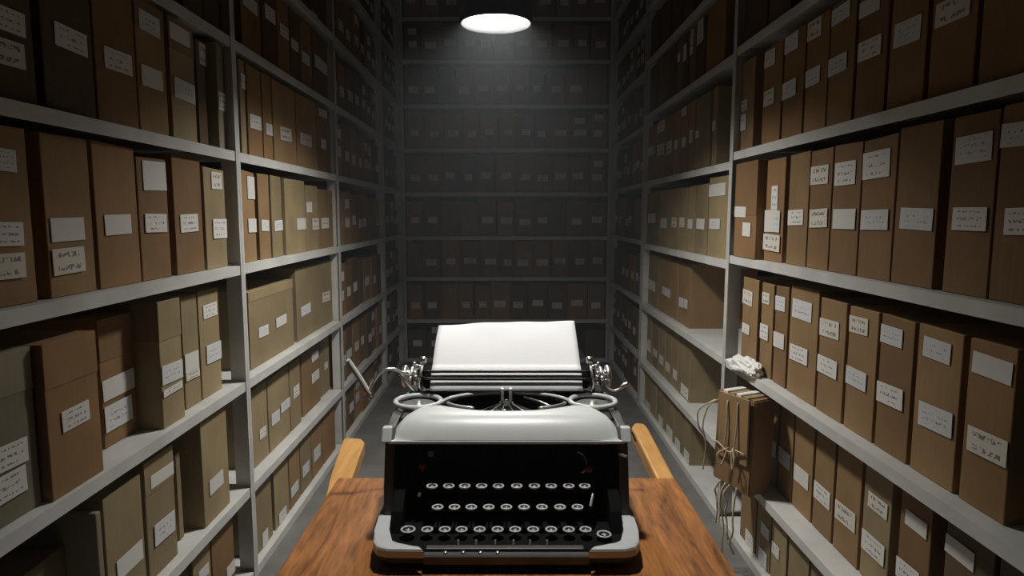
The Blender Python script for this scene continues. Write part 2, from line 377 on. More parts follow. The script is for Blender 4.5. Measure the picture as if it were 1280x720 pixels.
# --- nearest right rack
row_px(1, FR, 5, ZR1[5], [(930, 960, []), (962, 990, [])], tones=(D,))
row_px(1, FR, 4, ZR1[4], [(921, 942, [(931, 132, 8, 13), (930, 153, 7, 20)], {'tone': T}), (953, 976, [(963, 73, 13, 20), (962, 122, 13, 19)]), (978, 1004, [(989, 54, 17, 21), (987, 112, 17, 21)]),
    (1006, 1034, [(1016, 37, 17, 23), (1017, 96, 18, 21)]), (1035, 1067, [(1052, 17, 23, 20), (1048, 81, 23, 22)]), (1070, 1108, [(1088, 8, 26, 20), (1088, 61, 29, 24)]), (1111, 1158, [(1135, 40, 34, 30)]),
    (1163, 1222, [(1192, 12, 44, 30)]), (1227, 1300, [])], hdef=.325)
row_px(1, FR, 3, ZR1[3], [(918, 945, [(924, 265, 14, 13), (934, 287, 10, 17)], {'tone': B, 'inset': .0, 'h': .335, 'lid': .45}), (949, 979, [(969, 247, 8, 29), (957, 276, 15, 27), (972, 277, 8, 27), (961, 303, 20, 20)], {'tone': B}),
    (984, 1009, [(995, 272, 19, 19)], {'tone': T}), (1010, 1037, [(1025, 219, 22, 23), (1024, 273, 22, 23)], {'tone': B}), (1038, 1073, [(1057, 217, 26, 29), (1056, 274, 28, 25)], {'tone': B}),
    (1074, 1116, [(1096, 206, 34, 34), (1094, 275, 34, 25)], {'tone': B}), (1117, 1170, [(1146, 274, 41, 27)], {'tone': B, 'h': .345}), (1182, 1240, [(1218, 186, 46, 35), (1213, 274, 43, 29)], {'tone': B, 'h': .345}),
    (1241, 1320, [(1274, 168, 44, 30), (1277, 277, 40, 34)], {'tone': B, 'h': .345})], hdef=.335)
row_px(1, FR, 2, ZR1[2], [(914, 924, [], {'tone': G, 'inset': .07}), (927, 946, [(935, 372, 12, 18), (933, 411, 9, 12)], {'tone': T}), (950, 965, [(958, 373, 9, 14), (956, 415, 10, 19)], {'tone': T}),
    (967, 983, [(974, 379, 12, 18), (973, 425, 13, 19)], {'tone': B}), (985, 1020, [(1003, 388, 24, 24), (999, 443, 22, 20)], {'tone': T, 'h': .338}), (1022, 1054, [(1037, 411, 24, 22), (1034, 458, 24, 22)], {'tone': T}),
    (1057, 1093, [(1074, 407, 23, 21), (1071, 473, 25, 23)], {'tone': T}), (1096, 1137, [(1115, 420, 27, 23), (1112, 494, 32, 26)], {'tone': B}), (1141, 1196, [(1172, 438, 34, 26), (1170, 524, 42, 31)], {'tone': T}),
    (1203, 1262, [(1241, 460, 50, 28), (1236, 558, 50, 33)], {'tone': B})], hdef=.325, inset=.045)
row_px(1, FR, 1, ZR1[1], [(956, 972, [(966, 560, 9, 20)], {'tone': T}), (973.5, 990, [(981, 573, 14, 20)], {'tone': T}), (991.5, 1015, [(1002, 596, 18, 21)], {'tone': T}), (1017, 1041, [(1028, 619, 20, 22)], {'tone': T}),
    (1043, 1074, [(1057, 645, 25, 24)], {'tone': T}), (1077, 1111, [(1098, 632, 24, 20), (1092, 684, 28, 26)], {'tone': K}), (1121, 1160, [(1146, 655, 27, 20), (1133, 716, 28, 26)], {'tone': B}),
    (1176, 1236, [(1200, 690, 36, 24)], {'tone': D}), (1240, 1300, [], {'tone': D})], hdef=.32, inset=.075)
row_px(1, FR, 0, ZR1[0], [(926, 945, [(937, 683, 10, 18)], {'tone': T}), (946, 963, [(957, 664, 10, 15), (954, 704, 10, 20)], {'tone': K}), (964, 983, [(970, 688, 9, 15)], {'tone': K}), (985, 1010, [], {'tone': K}), (1012, 1040, [], {'tone': K})], hdef=.232)
# --- middle right rack
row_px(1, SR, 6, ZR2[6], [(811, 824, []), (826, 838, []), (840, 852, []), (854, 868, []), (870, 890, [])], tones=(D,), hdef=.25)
row_px(1, SR, 5, ZR2[5], [(808, 822, []), (823, 836, []), (837, 845, []), (846, 853, [(845+4, 72, 3, 10)]), (854, 860, [(855, 67, 4, 20)]), (862, 870, [(864, 58, 4, 22), (866, 43, 4, 12)]),
    (871, 881, [(875, 46, 8, 16), (877, 20, 7, 16)]), (883, 907, [])], tones=(D, B), hdef=.28)
row_px(1, SR, 4, ZR2[4], [(808, 818, [(812, 190, 7, 11)]), (819, 831, [(826, 187, 9, 13), (827, 150, 9, 13)]), (832, 841, [(837, 184, 6, 15)]), (842, 850, [(845, 181, 4, 12)]), (851, 859, [(855, 178, 5, 12), (851, 138, 6, 10)]),
    (860, 868, [(864, 171, 4, 16)]), (869, 887, [(872, 168, 4, 9)], {'tone': K}), (890, 896, [(893, 157, 4, 12)], {'tone': K}), (897, 909, [], {'inset': .08})], tones=(B, T), hdef=.33)
row_px(1, SR, 3, ZR2[3], [(807, 823, [(815, 273, 9, 12)]), (824, 837, [(830, 279, 8, 12)]), (838, 848, [(843, 278, 6, 12)]), (849, 858, [(853, 278, 6, 12)]), (859, 868, [(863, 280, 6, 12)]),
    (869, 884, [(876, 280, 10, 13)]), (885, 909, [(892, 238, 20, 15), (894, 280, 13, 13)], {'h': .335})], tones=(K,), hdef=.312)
row_px(1, SR, 2, ZR2[2], [(806, 822, [(807.5, 353, 8, 12), (816, 358, 6, 9)], {'tone': K}), (824, 847, [(833, 365, 10, 10)], {'tone': T}), (848, 862, [(852, 378, 6, 12), (858, 380, 4, 11)], {'tone': T, 'depth': .33})], hdef=.315, inset=.05)
row_px(1, SR, 1, ZR2[1], [(806, 814, [(809, 430, 7, 14)]), (815, 823, [(819, 441, 5, 9)]), (824, 831, [(827, 450, 5, 11)]), (832, 839, [(835, 459, 5, 11)]), (840, 848, [(844, 468, 5, 12)]), (849, 862, [(856, 489, 9, 14)])], tones=(K,), hdef=.31, inset=.05)
row_px(1, SR, 0, ZR2[0], [(806, 820, [(810, 513, 6, 8)]), (821, 830, [(826, 533, 5, 12)]), (831, 842, [(837, 550, 7, 13)]), (843, 852, [(847, 572, 6, 12)]), (853, 863, [(858, 590, 6, 13)])], tones=(K,), hdef=.24)
# --- far racks
for r in range(0, 8):
    hh = .235 if r == 0 else .285
    row_gen(-1, TL, r, ZL[r], LP[2]+.03, LP[3]-.03, 7, hh, (B, B, D, T))
    row_gen(-1, LL, r, ZL[r], LP[3]+.03, LP[4]-.04, 4, hh, (B, D))
    row_gen(1, LR, r, ZL[r], RP[2]+.03, RP[3]-.04, 7 if r != 3 else 6, hh, (B, D, T))
for r in range(0, 9):
    row_gen(0, ER, r, ZE[r], -W+.03, W-.03, 11, .235 if r == 0 else .30, (B, D, B), inset=.02, p2=.07, lz=.125)

def build_box(b):
    w = b['b']-b['a']; h = b['h']; dp = b['depth']
    bm = BM(); j = lambda s: random.uniform(-s, s)
    vs = box(bm, -w/2, w/2, 0, dp, 0, h)
    for v in vs:
        if v.co.z > .01:
            v.co.z += j(.003); v.co.x = max(-w/2, min(w/2, v.co.x+j(.002)))
    bmesh.ops.bevel(bm, geom=list(bm.edges), offset=.0022, segments=2, affect='EDGES', profile=.5)
    return bm, w, h, dp
def place(b):
    m = (b['a']+b['b'])/2; zz = b['z']+EYE+.0005; ins = b['inset']
    if b['side'] == 0: return (m, YE+ins, zz), 0
    return (b['side']*(W+ins), m, zz), (math.pi/2 if b['side'] < 0 else -math.pi/2)
def scr_area(b):
    P = []
    for t in (b['a'], b['b']):
        for z in (b['z'], b['z']+b['h']):
            x, y = (b['side']*(W+b['inset']), t) if b['side'] else (t, YE+b['inset'])
            u, v = project(x, y, z)
            if u is None: u, v = 0, 800
            P.append((min(1280, max(0, u)), min(720, max(0, v))))
    us = [p[0] for p in P]; vs = [p[1] for p in P]
    A = (max(us)-min(us))*(sum(vs)/4*0+max(0, (abs(P[1][1]-P[0][1])+abs(P[3][1]-P[2][1]))/2))
    # hidden behind the desk and the typewriter
    if min(us) > 535 and max(us) < 735 and min(vs) > 400: A = 0
    if b['side'] == 0 and b['row'] <= 1 and max(vs) > 440: A *= .3
    return A
for b in boxes: b['A'] = scr_area(b)
order = sorted(boxes, key=lambda b: -b['A']); keep = [b for b in order if b['A'] > 0][:300]; ids = {id(b) for b in keep}
rest = [b for b in order if id(b) not in ids and b['A'] > 0]
SHN = ['on the bottom shelf', 'on the second shelf up', 'on the third shelf up', 'on the fourth shelf up', 'on the fifth shelf up', 'on the sixth shelf up', 'on the seventh shelf up', 'on the eighth shelf up', 'on the ninth shelf up']
rows = {}
for b in keep: rows.setdefault((b['rack'], b['row']), []).append(b)
def label_bm(w, h):
    bm = BM(); box(bm, -w/2, w/2, -.0005, .0005, -h/2, h/2); return bm
def make_labels(b, w, par):
    m = (b['a']+b['b'])/2
    for n_, (Y, Z, lw, lh) in enumerate(b['labels']):
        lx = (Y-m) if b['side'] <= 0 else (m-Y)
        lw = min(lw, w-.006); lx = max(-w/2+lw/2+.002, min(w/2-lw/2-.002, lx)); Z = max(lh/2+.004, min(b['h']-lh/2-.006, Z))
        lo = link('label', label_bm(lw, lh), random.choice(LAB), par, loc=(lx, -.0022-.0009*n_, Z)); lo.rotation_euler = (0, random.uniform(-.035, .035), 0)
for (rack, row), bs in rows.items():
    bs.sort(key=lambda b: b['a'])
    end = rack == ER
    allrow = sorted([q for q in boxes if q['rack'] == rack and q['row'] == row and (end or q['A'] > 0)], key=lambda q: q['a'])
    for b in bs:
        i = [q is b for q in allrow].index(True)
        bm, w, h, dp = build_box(b); loc, rz = place(b)
        o = link('archive_box', bm, CARD[b['tone']], loc=loc); o.rotation_euler = (0, 0, rz)
        if b['lid']:
            lb = BM(); z0 = h*b['lid']; box(lb, -w/2-.0006, w/2+.0006, -.0014, dp*.98, z0, h+.0035, .001)
            link('lid', lb, CARD[b['tone']], o)
        make_labels(b, w, o)
        k = len(b['labels'])
        d = {0: 'unlabelled', 1: 'one-label', 2: 'two-label'}.get(k, 'many-label')
        n = len(bs)
        if end: pos = ORD[i]+' from left'
        else: pos = ('nearest the viewer' if i == 0 else ORD[i]+' from viewer')
        tag(o, f"{d} {b['tone']} archive box, {pos}, {SHN[row]}, {rack}", 'box', 'archive boxes on the racks')
# the smallest, farthest ones
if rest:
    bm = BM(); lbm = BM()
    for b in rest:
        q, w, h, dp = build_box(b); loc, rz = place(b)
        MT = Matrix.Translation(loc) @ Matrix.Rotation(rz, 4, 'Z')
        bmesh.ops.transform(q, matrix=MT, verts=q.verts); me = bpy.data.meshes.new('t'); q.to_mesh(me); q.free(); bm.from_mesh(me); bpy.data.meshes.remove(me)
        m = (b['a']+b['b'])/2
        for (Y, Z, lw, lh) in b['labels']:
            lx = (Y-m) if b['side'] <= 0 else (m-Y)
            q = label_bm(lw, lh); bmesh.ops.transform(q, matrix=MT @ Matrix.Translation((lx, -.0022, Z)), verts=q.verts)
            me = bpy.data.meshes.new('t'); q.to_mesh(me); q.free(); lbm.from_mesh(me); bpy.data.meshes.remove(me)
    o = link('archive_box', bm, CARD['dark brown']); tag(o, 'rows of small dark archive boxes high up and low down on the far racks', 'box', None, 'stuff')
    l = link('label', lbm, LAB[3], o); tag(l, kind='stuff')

# ------------------------------------------------------------------ lamps
def pendant(x, y, z, mat, label, R, shade, zl, top):
    t = empty('pendant_lamp', (x, y, z)); tag(t, label, 'lamp')
    bm = BM(); lathe(bm, shade+[shade[0]], seg=48, caps=False); bmesh.ops.remove_doubles(bm, verts=bm.verts, dist=1e-5)
    link('lamp_shade', bm, M_matte, t, True)
    bm = BM(); lathe(bm, [(0, zl-.002), (R*.9, zl-.0018), (R, zl+.001)], seg=48, caps=False); link('lamp_lens', bm, mat, t, True)
    bm = BM(); lathe(bm, [(R, zl+.003), (R, zl+.008), (0, zl+.009)], seg=48); link('reflector', bm, M_steel, t)
    H = ZC-z
    if R > .1:
        bm = BM(); lathe(bm, [(R+.0008, .001), (R+.0006, .086), (R-.0005, .086), (R-.0005, .001), (R+.0008, .001)], seg=48, caps=False); link('inner_rim', bm, M_inner, t, True)
    bm = BM(); tube(bm, [(0, 0, top), (0, 0, H*.6), (0, 0, H-.02)], .0035); link('cord', bm, M_rubber, t)
    bm = BM(); lathe(bm, [(0, H-.03), (.045, H-.025), (.05, H-.001), (0, H-.001)]); link('ceiling_cup', bm, M_matte, t, True)
R = .122
pendant(-.037, 2.39, EYE+.662, emit('lamp_glow', LAMP_COL, LAMP_MAIN), 'round black pendant lamp with glowing white disc hanging over the aisle', R,
    [(R+.005, 0), (R+.007, .002), (R+.007, .09), (R-.01, .115), (.055, .14), (.045, .18), (.018, .195), (.012, .21), (.010, .21), (.040, .175), (.05, .135), (R-.02, .108), (R+.002, .082), (R+.001, .0)], .088, .20)
pendant(0.0, 1.13, EYE+.70, emit('lamp_glow_added', LAMP_COL, LAMP_ADDED), 'added deep narrow black pendant lamp, out of view, brightening the typewriter desk', .04,
    [(.078, 0), (.080, .002), (.060, .10), (.050, .19), (.030, .21), (.012, .24), (.010, .24), (.026, .205), (.046, .186), (.056, .10), (.075, 0)], .165, .23)  # second lamp added above the view; deep shade keeps its light on the desk

# ------------------------------------------------------------------ desk
T0 = EYE-.4766
dk = empty('desk', (0, .72, 0)); tag(dk, 'small worn orange-brown wooden desk standing in the aisle under the typewriter', 'desk')
def addD(name, bm, m=M_desk): bmesh.ops.translate(bm, verts=bm.verts, vec=(0, -.72, 0)); return link(name, bm, m, dk)
bm = BM(); box(bm, -.307, .307, .28, 1.15, T0-.028, T0, .003, 2); addD('desk_top', bm)
for s in (-1, 1):
    for y in (.33, 1.09):
        bm = BM(); box(bm, s*.265-.022, s*.265+.022, y-.022, y+.022, 0, T0-.028, .003); addD('leg', bm)
    bm = BM(); x = s*.265; box(bm, x-.009, x+.009, .355, 1.065, T0-.10, T0-.028); addD('apron', bm)
for y in (.33, 1.09):
    bm = BM(); box(bm, -.24, .24, y-.009, y+.009, T0-.10, T0-.028); addD('apron', bm)
for P in ([(-.308, 1.03), (-.340, 1.22), (-.370, 1.435), (-.365, 1.450), (-.330, 1.442), (-.317, 1.42), (-.298, 1.22), (-.275, 1.05)],
          [(.285, 1.05), (.318, 1.05), (.338, 1.525), (.334, 1.55), (.314, 1.555), (.300, 1.525)]):
    bm = BM(); prism(bm, P, T0-.056, T0-.0285, .005)
    addD('side_rail', bm, M_rail)

# ------------------------------------------------------------------ typewriter
tw = empty('typewriter', (0, 1.0, T0)); tag(tw, 'old black and silver-grey mechanical typewriter with paper, standing on the desk', 'typewriter')
def addT(name, bm, m, smooth=False, parent=None, label=None):
    bmesh.ops.translate(bm, verts=bm.verts, vec=(0, -1.0, 0)); o = link(name, bm, m, parent or tw, smooth)
    if label: o['label'] = label
    return o
# base
bm = BM(); box(bm, -.168, .168, .845, 1.17, .012, .024, .003); addT('base_plate', bm, M_matte)
for s in (-1, 1):
    pl = [(-.190, .985), (-.1885, .93), (-.186, .88), (-.182, .85), (-.174, .836), (-.160, .830), (-.110, .829), (-.118, .839), (-.150, .842), (-.160, .850), (-.166, .885), (-.1695, .93), (-.171, .985)]
    if s > 0: pl = [(-x, y) for x, y in pl][::-1]
    bm = BM(); prism(bm, pl, .021, .034, .004); addT('base_frame', bm, M_frame, label='light grey rounded corner of the base')
bm = BM(); box(bm, -.112, .112, .830, .842, .010, .024, .002); addT('front_bar', bm, M_side)
for x in (-.082, -.058, -.035, -.012):
    bm = BM(); lathe(bm, [(0, .024), (.0035, .024), (.003, .0265), (0, .027)], (x, .836, 0), seg=10); addT('screw', bm, M_chrome, True)
for s in (-1, 1):
    for y in (.86, 1.13):
        bm = BM(); lathe(bm, [(0, 0), (.013, 0), (.011, .014), (0, .014)], (s*.15, y, 0), seg=16); addT('foot', bm, M_rubber)
bm = BM(); prism(bm, [(-.184, .97), (-.182, .88), (-.172, .845), (-.156, .838), (.156, .838), (.172, .845), (.182, .88), (.184, .97)], .009, .021, .002); addT('base_skirt', bm, M_black)
# side walls
for s in (-1, 1):
    pr = [(.925, .024), (.935, .070), (.950, .140), (.965, .158), (1.03, .160), (1.17, .155), (1.175, .024)]
    bm = BM(); prism_x(bm, pr, *sorted((s*.168, s*.182)), bev=.003); addT('side_panel', bm, M_side)
    pr = [(.890, .024), (.905, .050), (.940, .075), (.965, .14), (.975, .14), (.975, .024)]
    bm = BM(); prism_x(bm, pr, *sorted((s*.150, s*.166))); addT('inner_cheek', bm, M_matte)
    # chrome lug at the front corner of the cover
    bm = BM(); prism_x(bm, [(.940, .140), (.955, .140), (.968, .158), (.952, .160)], *sorted((s*.172, s*.186)), bev=.002); addT('cover_latch', bm, M_cover, label='small white latch at the corner of the cover')
bm = BM(); tube(bm, smoothpts([(.180, .955, .155), (.189, .955, .150), (.194, .950, .138)], 4), .0016); addT('latch_spring', bm, M_chrome, True)
bm = BM(); box(bm, -.166, .166, .968, .974, .024, .142); addT('back_panel', bm, M_matte)
bm = BM(); box(bm, -.165, .165, 1.165, 1.172, .024, .150); addT('rear_panel', bm, M_black)
# cover : height field with a scooped back edge
def hfield(f, us, ts, thick):
    bm = BM(); g = [[bm.verts.new(f(u, t)) for t in ts] for u in us]
    low = [[bm.verts.new(v.co-Vector((0, 0, thick))) for v in r] for r in g]
    nu, nt_ = len(us), len(ts)
    for i in range(nu-1):
        for k in range(nt_-1):
            bm.faces.new((g[i][k], g[i+1][k], g[i+1][k+1], g[i][k+1])); bm.faces.new((low[i][k], low[i][k+1], low[i+1][k+1], low[i+1][k]))
    for i in range(nu-1):
        for k in (0, nt_-1): bm.faces.new((g[i][k], g[i+1][k], low[i+1][k], low[i][k]))
    for k in range(nt_-1):
        for i in (0, nu-1): bm.faces.new((g[i][k], g[i][k+1], low[i][k+1], low[i][k]))
    return bm
def fcover(u, t):
    hw = .177-.014*t**1.5-.006*max(0, t-.7)*3
    x = hw*u; ax = abs(x)
    yb = 1.026-.030*max(0, 1-(ax/.105)**2.4)
    if ax > .14: yb -= .012*((ax-.14)/.037)**2
    y = .946+(yb-.946)*t
    q = max(0, 1-(y-.946)/.052)
    z = .172-.030*q**2.6-.026*abs(u)**14
    return (x, y, max(z, .141))
us = [math.sin(math.pi/2*(i/30-1)) for i in range(61)]; ts = [(k/18)**1.6 for k in range(19)]
addT('front_cover', hfield(fcover, us, ts, .004), M_cover, True, label='glossy light grey curved cover')
bm = BM(); box(bm, -.176, .176, .9445, .950, .136, .1415, .002, 2); addT('cover_trim', bm, M_frame, label='thin light grey trim strip under the cover')
# deck with recessed type basket and spool wells
BX, BY, BC = .104, .050, 1.052
def fdeck(u, t):
    x = .166*u; y = .985+(1.125-.985)*t; z = .163
    e = (x/BX)**2+((y-BC)/BY)**2
    if e < 1: z -= .045*min(1, (1-e)*2.2)
    for cx in (-.146, .143):
        e2 = ((x-cx)**2+(y-1.066)**2)/.034**2
        if e2 < 1: z -= .014*min(1, (1-e2)*6)
    return (x, y, z)
addT('top_deck', hfield(fdeck, [i/45-1 for i in range(91)], [k/36 for k in range(37)], .003), M_black, True)
arc = lambda a0, a1, n=28, sx=1.0, sy=1.0, z=.1665: [(BX*sx*math.cos(a), BC+BY*sy*math.sin(a), z) for a in [math.radians(a0+(a1-a0)*i/n) for i in range(n+1)]]
lift = lambda P, k: [(x, y, z+k*max(0, (y-BC)/BY)) for x, y, z in P]
for a0, a1 in ((4, 84), (96, 176)):
    bm = BM(); tube(bm, lift(arc(a0, a1, 20, 1.04, .98), .006), .0034); addT('basket_arc', bm, M_cover, True, label='light curved bar along the type basket')
for a0, a1 in ((-58, -8), (188, 238)):
    bm = BM(); tube(bm, arc(a0, a1, 12, .93, .86, .170), .0028); addT('ribbon_guide', bm, M_chrome, True)
for i in range(30):     # type bars
    a = math.radians(200+140*i/29); x0 = .082*math.cos(a); y0 = 1.060+.052*math.sin(a)
    bm = BM(); tube(bm, [(x0, y0, .150), (x0*.55, 1.075+(y0-1.075)*.55, .1535), (x0*.16, 1.080, .158)], [.0010, .0011, .0014], 5); addT('type_bar', bm, M_black if i % 6 else M_steel)
bm = BM(); prism(bm, [(-.012, 1.084), (.012, 1.084), (.012, 1.092), (-.012, 1.092)], .150, .160, .001); addT('type_guide', bm, M_chrome)
for x in (-.007, .007):
    bm = BM(); box(bm, x-.003, x+.003, 1.085, 1.092, .160, .184, .001); addT('guide_prong', bm, M_chrome)
for x, y, z in ((0, 1.066, .158), (-.003, 1.035, .150)):
    bm = BM(); lathe(bm, [(0, z), (.004, z+.002), (.003, z+.012), (0, z+.013)], (x, y, 0), seg=10); addT('segment_screw', bm, M_chrome)
bm = BM(); tube(bm, [(.030, 1.085, .168), (.055, 1.060, .168), (.072, 1.032, .168)], .0022); addT('ribbon_lever', bm, M_chrome, True)
for cx, cy in ((-.1465, 1.064), (.1435, 1.065)):
    bm = BM(); tube(bm, [(cx+.0375*math.cos(a), cy+.0375*math.sin(a), .1675) for a in [2*math.pi*k/48 for k in range(48)]], .0042, 8, True); addT('spool_ring', bm, M_cover, True, label='light grey ring around the ribbon spool')
    bm = BM(); lathe(bm, [(0, .152), (.029, .152), (.030, .1535), (.029, .155), (.012, .155), (.012, .160), (.029, .1605), (.030, .162), (.028, .1635), (.010, .164), (.008, .168), (.004, .170), (0, .170)], (cx, cy, 0), seg=32)
    addT('ribbon_spool', bm, M_spool, True)
# keys
def keyrow(v, us, Y, big=()):
    r = (360-v)/FPX; d = Y/(CS+r*SN); z = d*(-SN+r*CS)+.4766
    for i, u in enumerate(us):
        x = (u-U0)*d/FPX; R = .0092 if i in big else .0072
        y, zz = Y-1.0, z
        tilt = .0
        bm = BM(); lathe(bm, [(0, -.0035), (R*.9, -.0035), (R, -.001), (R*.86, .0006), (R*.5, -.0006), (0, -.001)], (x, y, zz), seg=16); k = link('key', bm, M_black, tw, True)
        bm = BM(); tube(bm, [(x+R*math.cos(a), y+R*math.sin(a), zz) for a in [2*math.pi*q/18 for q in range(18)]], .0016, 6, True); link('key_ring', bm, M_ring_glint, k, True)
        bm = BM(); s = R*.42; box(bm, x-s*.9, x+s*.9, y-s*.25, y+s*.25, zz-.0009, zz-.0001); box(bm, x-s*.2, x+s*.3, y-s, y+s, zz-.0009, zz-.0001); link('key_legend', bm, M_legend, k)
        bm = BM(); tube(bm, [(x, y, zz-.003), (x, y+.012, zz-.012), (x, max(y+.03, -.036), max(.03, zz-.022))], .0012, 5); link('key_stem', bm, M_matte, k)
keyrow(607.6, [540, 561, 581, 602, 623, 646, 668, 689, 711, 731], .930)
keyrow(634, [547, 568, 589, 611, 633, 655, 677.5, 700, 722], .905)
keyrow(662, [510, 534, 556, 577, 599.5, 622, 644, 666.5, 689, 711, 732], .880, big=(0,))
keyrow(668, [755], .876, big=(0,))
bm = BM(); box(bm, -.110, .106, .846, .857, .0345, .0385, .0018, 2)
for v in bm.verts: v.co.z -= .013
addT('space_bar', bm, M_side, label='slim dark grey space bar')
for u in (572.7, 595, 619, 642, 662.7, 684):
    x = (u-U0)*.9/FPX; bm = BM(); tube(bm, [(x, .858, .024), (x, .858, .0315)], .0016, 8); addT('bar_pin', bm, M_chrome)
# small details inside the front
bm = BM(); box(bm, -.119, -.111, .964, .968, .109, .119, .001); addT('badge', bm, M_brass, label='small square yellowish badge')
bm = BM(); prism_x(bm, [(.960, 0), (.962, 0), (.962, .001), (.960, .001)], -.0001, .0001); bm.clear()
a = [bm.verts.new(p) for p in ((-.134, .962, .098), (-.122, .962, .098), (-.128, .962, .086))]; b_ = [bm.verts.new(v.co+Vector((0, .005, 0))) for v in a]
bm.faces.new(a); bm.faces.new(b_); [bm.faces.new((a[i], a[(i+1) % 3], b_[(i+1) % 3], b_[i])) for i in range(3)]
addT('marker', bm, M_red, label='small dull red triangular marker')
bm = BM(); tube(bm, smoothpts([(.108, .966, .118), (.118, .960, .112), (.121, .95, .100), (.113, .945, .092)], 4), .0018); addT('bell_lever', bm, M_steel, True)
bm = BM(); lathe(bm, [(0, 0), (.006, .001), (.007, .006), (.004, .010), (0, .011)], (.124, .950, .092), seg=14); addT('bell_knob', bm, M_red, True)
bm = BM(); tube(bm, [(.168, .945, .121), (.178, .935, .121)], .002); addT('release_pin', bm, M_chrome)
bm = BM(); tube(bm, [(-.129, .93, .064), (-.129, .96, .060)], .003); addT('margin_pin', bm, M_steel)
bm = BM(); tube(bm, [(.122, .91, .055), (.128, .93, .065), (.128, .955, .052)], .002); addT('shift_link', bm, M_steel)
# carriage
PY, PZ, PR = 1.137, .190, .020
bm = BM(); box(bm, -.172, .172, 1.120, 1.170, .152, .166, .002); addT('carriage_rail', bm, M_black)
bm = BM(); lathe(bm, [(0, -.146), (PR*.8, -.146), (PR, -.143), (PR, .143), (PR*.8, .146), (0, .146)], (0, PY, PZ), 'x', 40); addT('platen', bm, M_rubber, True)
for s in (-1, 1):
    pr = [(1.112, .166), (1.110, .185), (1.118, .208), (1.137, .218), (1.158, .208), (1.168, .185), (1.168, .166)]
    bm = BM(); prism_x(bm, pr, *sorted((s*.149, s*.154)), bev=.0015); addT('end_plate', bm, M_black)
    # ratchet wheel
    bm = BM(); P = []
    for k in range(48):
        rr = .019 if k % 2 else .0165; aa = 2*math.pi*k/48; P.append((PY+rr*math.cos(aa), PZ+.004+rr*math.sin(aa)))
    prism_x(bm, P, *sorted((s*.156, s*.160))); addT('ratchet_wheel', bm, M_chrome)
    # platen knob : three stacked discs
    bm = BM(); h0 = s*.162; st = lambda d: h0+s*d
    prof = [(0, st(0)), (.012, st(0)), (.017, st(.002)), (.017, st(.007)), (.010, st(.009)), (.010, st(.011)), (.019, st(.013)), (.020, st(.018)), (.016, st(.022)), (.006, st(.024)), (0, st(.024))]
    lathe(bm, prof, (0, PY, PZ+.002), 'x', 28); addT('platen_knob', bm, M_chrome if s < 0 else M_steel, True)
    bm = BM(); tube(bm, smoothpts([(s*.147, 1.112, .170), (s*.150, 1.104, .185), (s*.1475, 1.106, .203), (s*.145, 1.125, .222)], 5), .0022); addT('paper_release', bm, M_chrome, True)
    bm = BM(); lathe(bm, [(0, s*.140), (.006, s*.140), (.007, s*.143), (.007, s*.150), (0, s*.151)], (0, 1.122, .224), 'x', 16); addT('bail_roller', bm, M_chrome, True)
for (y, z, dx) in ((1.1115, .2065, 0), (1.1000, .1960, .003)):
    bm = BM(); tube(bm, smoothpts([(-.150, y+.012, z+.001+dx), (-.138, y, z+dx*.5), (-.10, y, z), (.10, y, z), (.138, y, z), (.150, y+.010, z)], 5), .0026); addT('paper_bail', bm, M_black, True)
# clusters of small levers and screws on the carriage ends
random.seed(11)
for s in (-1, 1):
    for (x, y, z, r) in ((.150, 1.113, .214, .0045), (.158, 1.110, .204, .004), (.166, 1.112, .194, .0045), (.158, 1.108, .186, .003), (.172, 1.113, .205, .0035), (.150, 1.107, .194, .0035), (.160, 1.120, .218, .0040)):
        bm = BM(); lathe(bm, [(0, -r*.8), (r*.8, -r*.7), (r, 0), (r*.8, r*.6), (0, r*.7)], (s*x, y, z), 'x', 12); addT('carriage_screw', bm, M_chrome, True)
bm = BM(); tube(bm, smoothpts([(-.158, 1.112, .170), (-.166, 1.106, .182), (-.176, 1.104, .196), (-.184, 1.106, .204)], 5), .003); addT('lever_bracket', bm, M_chrome, True)
# line-space lever on the left
bm = BM(); tube(bm, smoothpts([(-.166, 1.115, .200), (-.178, 1.108, .205), (-.196, 1.10, .214), (-.213, 1.095, .210), (-.228, 1.09, .190), (-.232, 1.088, .180)], 7), [.0035]*8+[.0026]*28); rl = addT('return_lever', bm, M_chrome, True)
bm = BM(); tube(bm, smoothpts([(-.232, 1.088, .170), (-.236, 1.088, .178), (-.250, 1.088, .203), (-.266, 1.088, .228), (-.268, 1.088, .231)], 4), [.003, .004, .0045]+[.0052]*11+[.0058, .0058, .005]); o = addT('lever_handle', bm, M_frame, True, rl)
bm = BM(); lathe(bm, [(0, 0), (.004, .001), (.0045, .005), (.003, .008), (0, .009)], (-.232, 1.088, .163), seg=12); addT('lever_rivet', bm, M_chrome, True, rl)
# small curved lever on the right
bm = BM(); tube(bm, smoothpts([(.172, 1.11, .193), (.174, 1.105, .182), (.183, 1.10, .176), (.193, 1.10, .178), (.200, 1.10, .184), (.208, 1.10, .188)], 5), [.0022]*18+[.0036]*8); addT('carriage_release', bm, M_chrome, True)
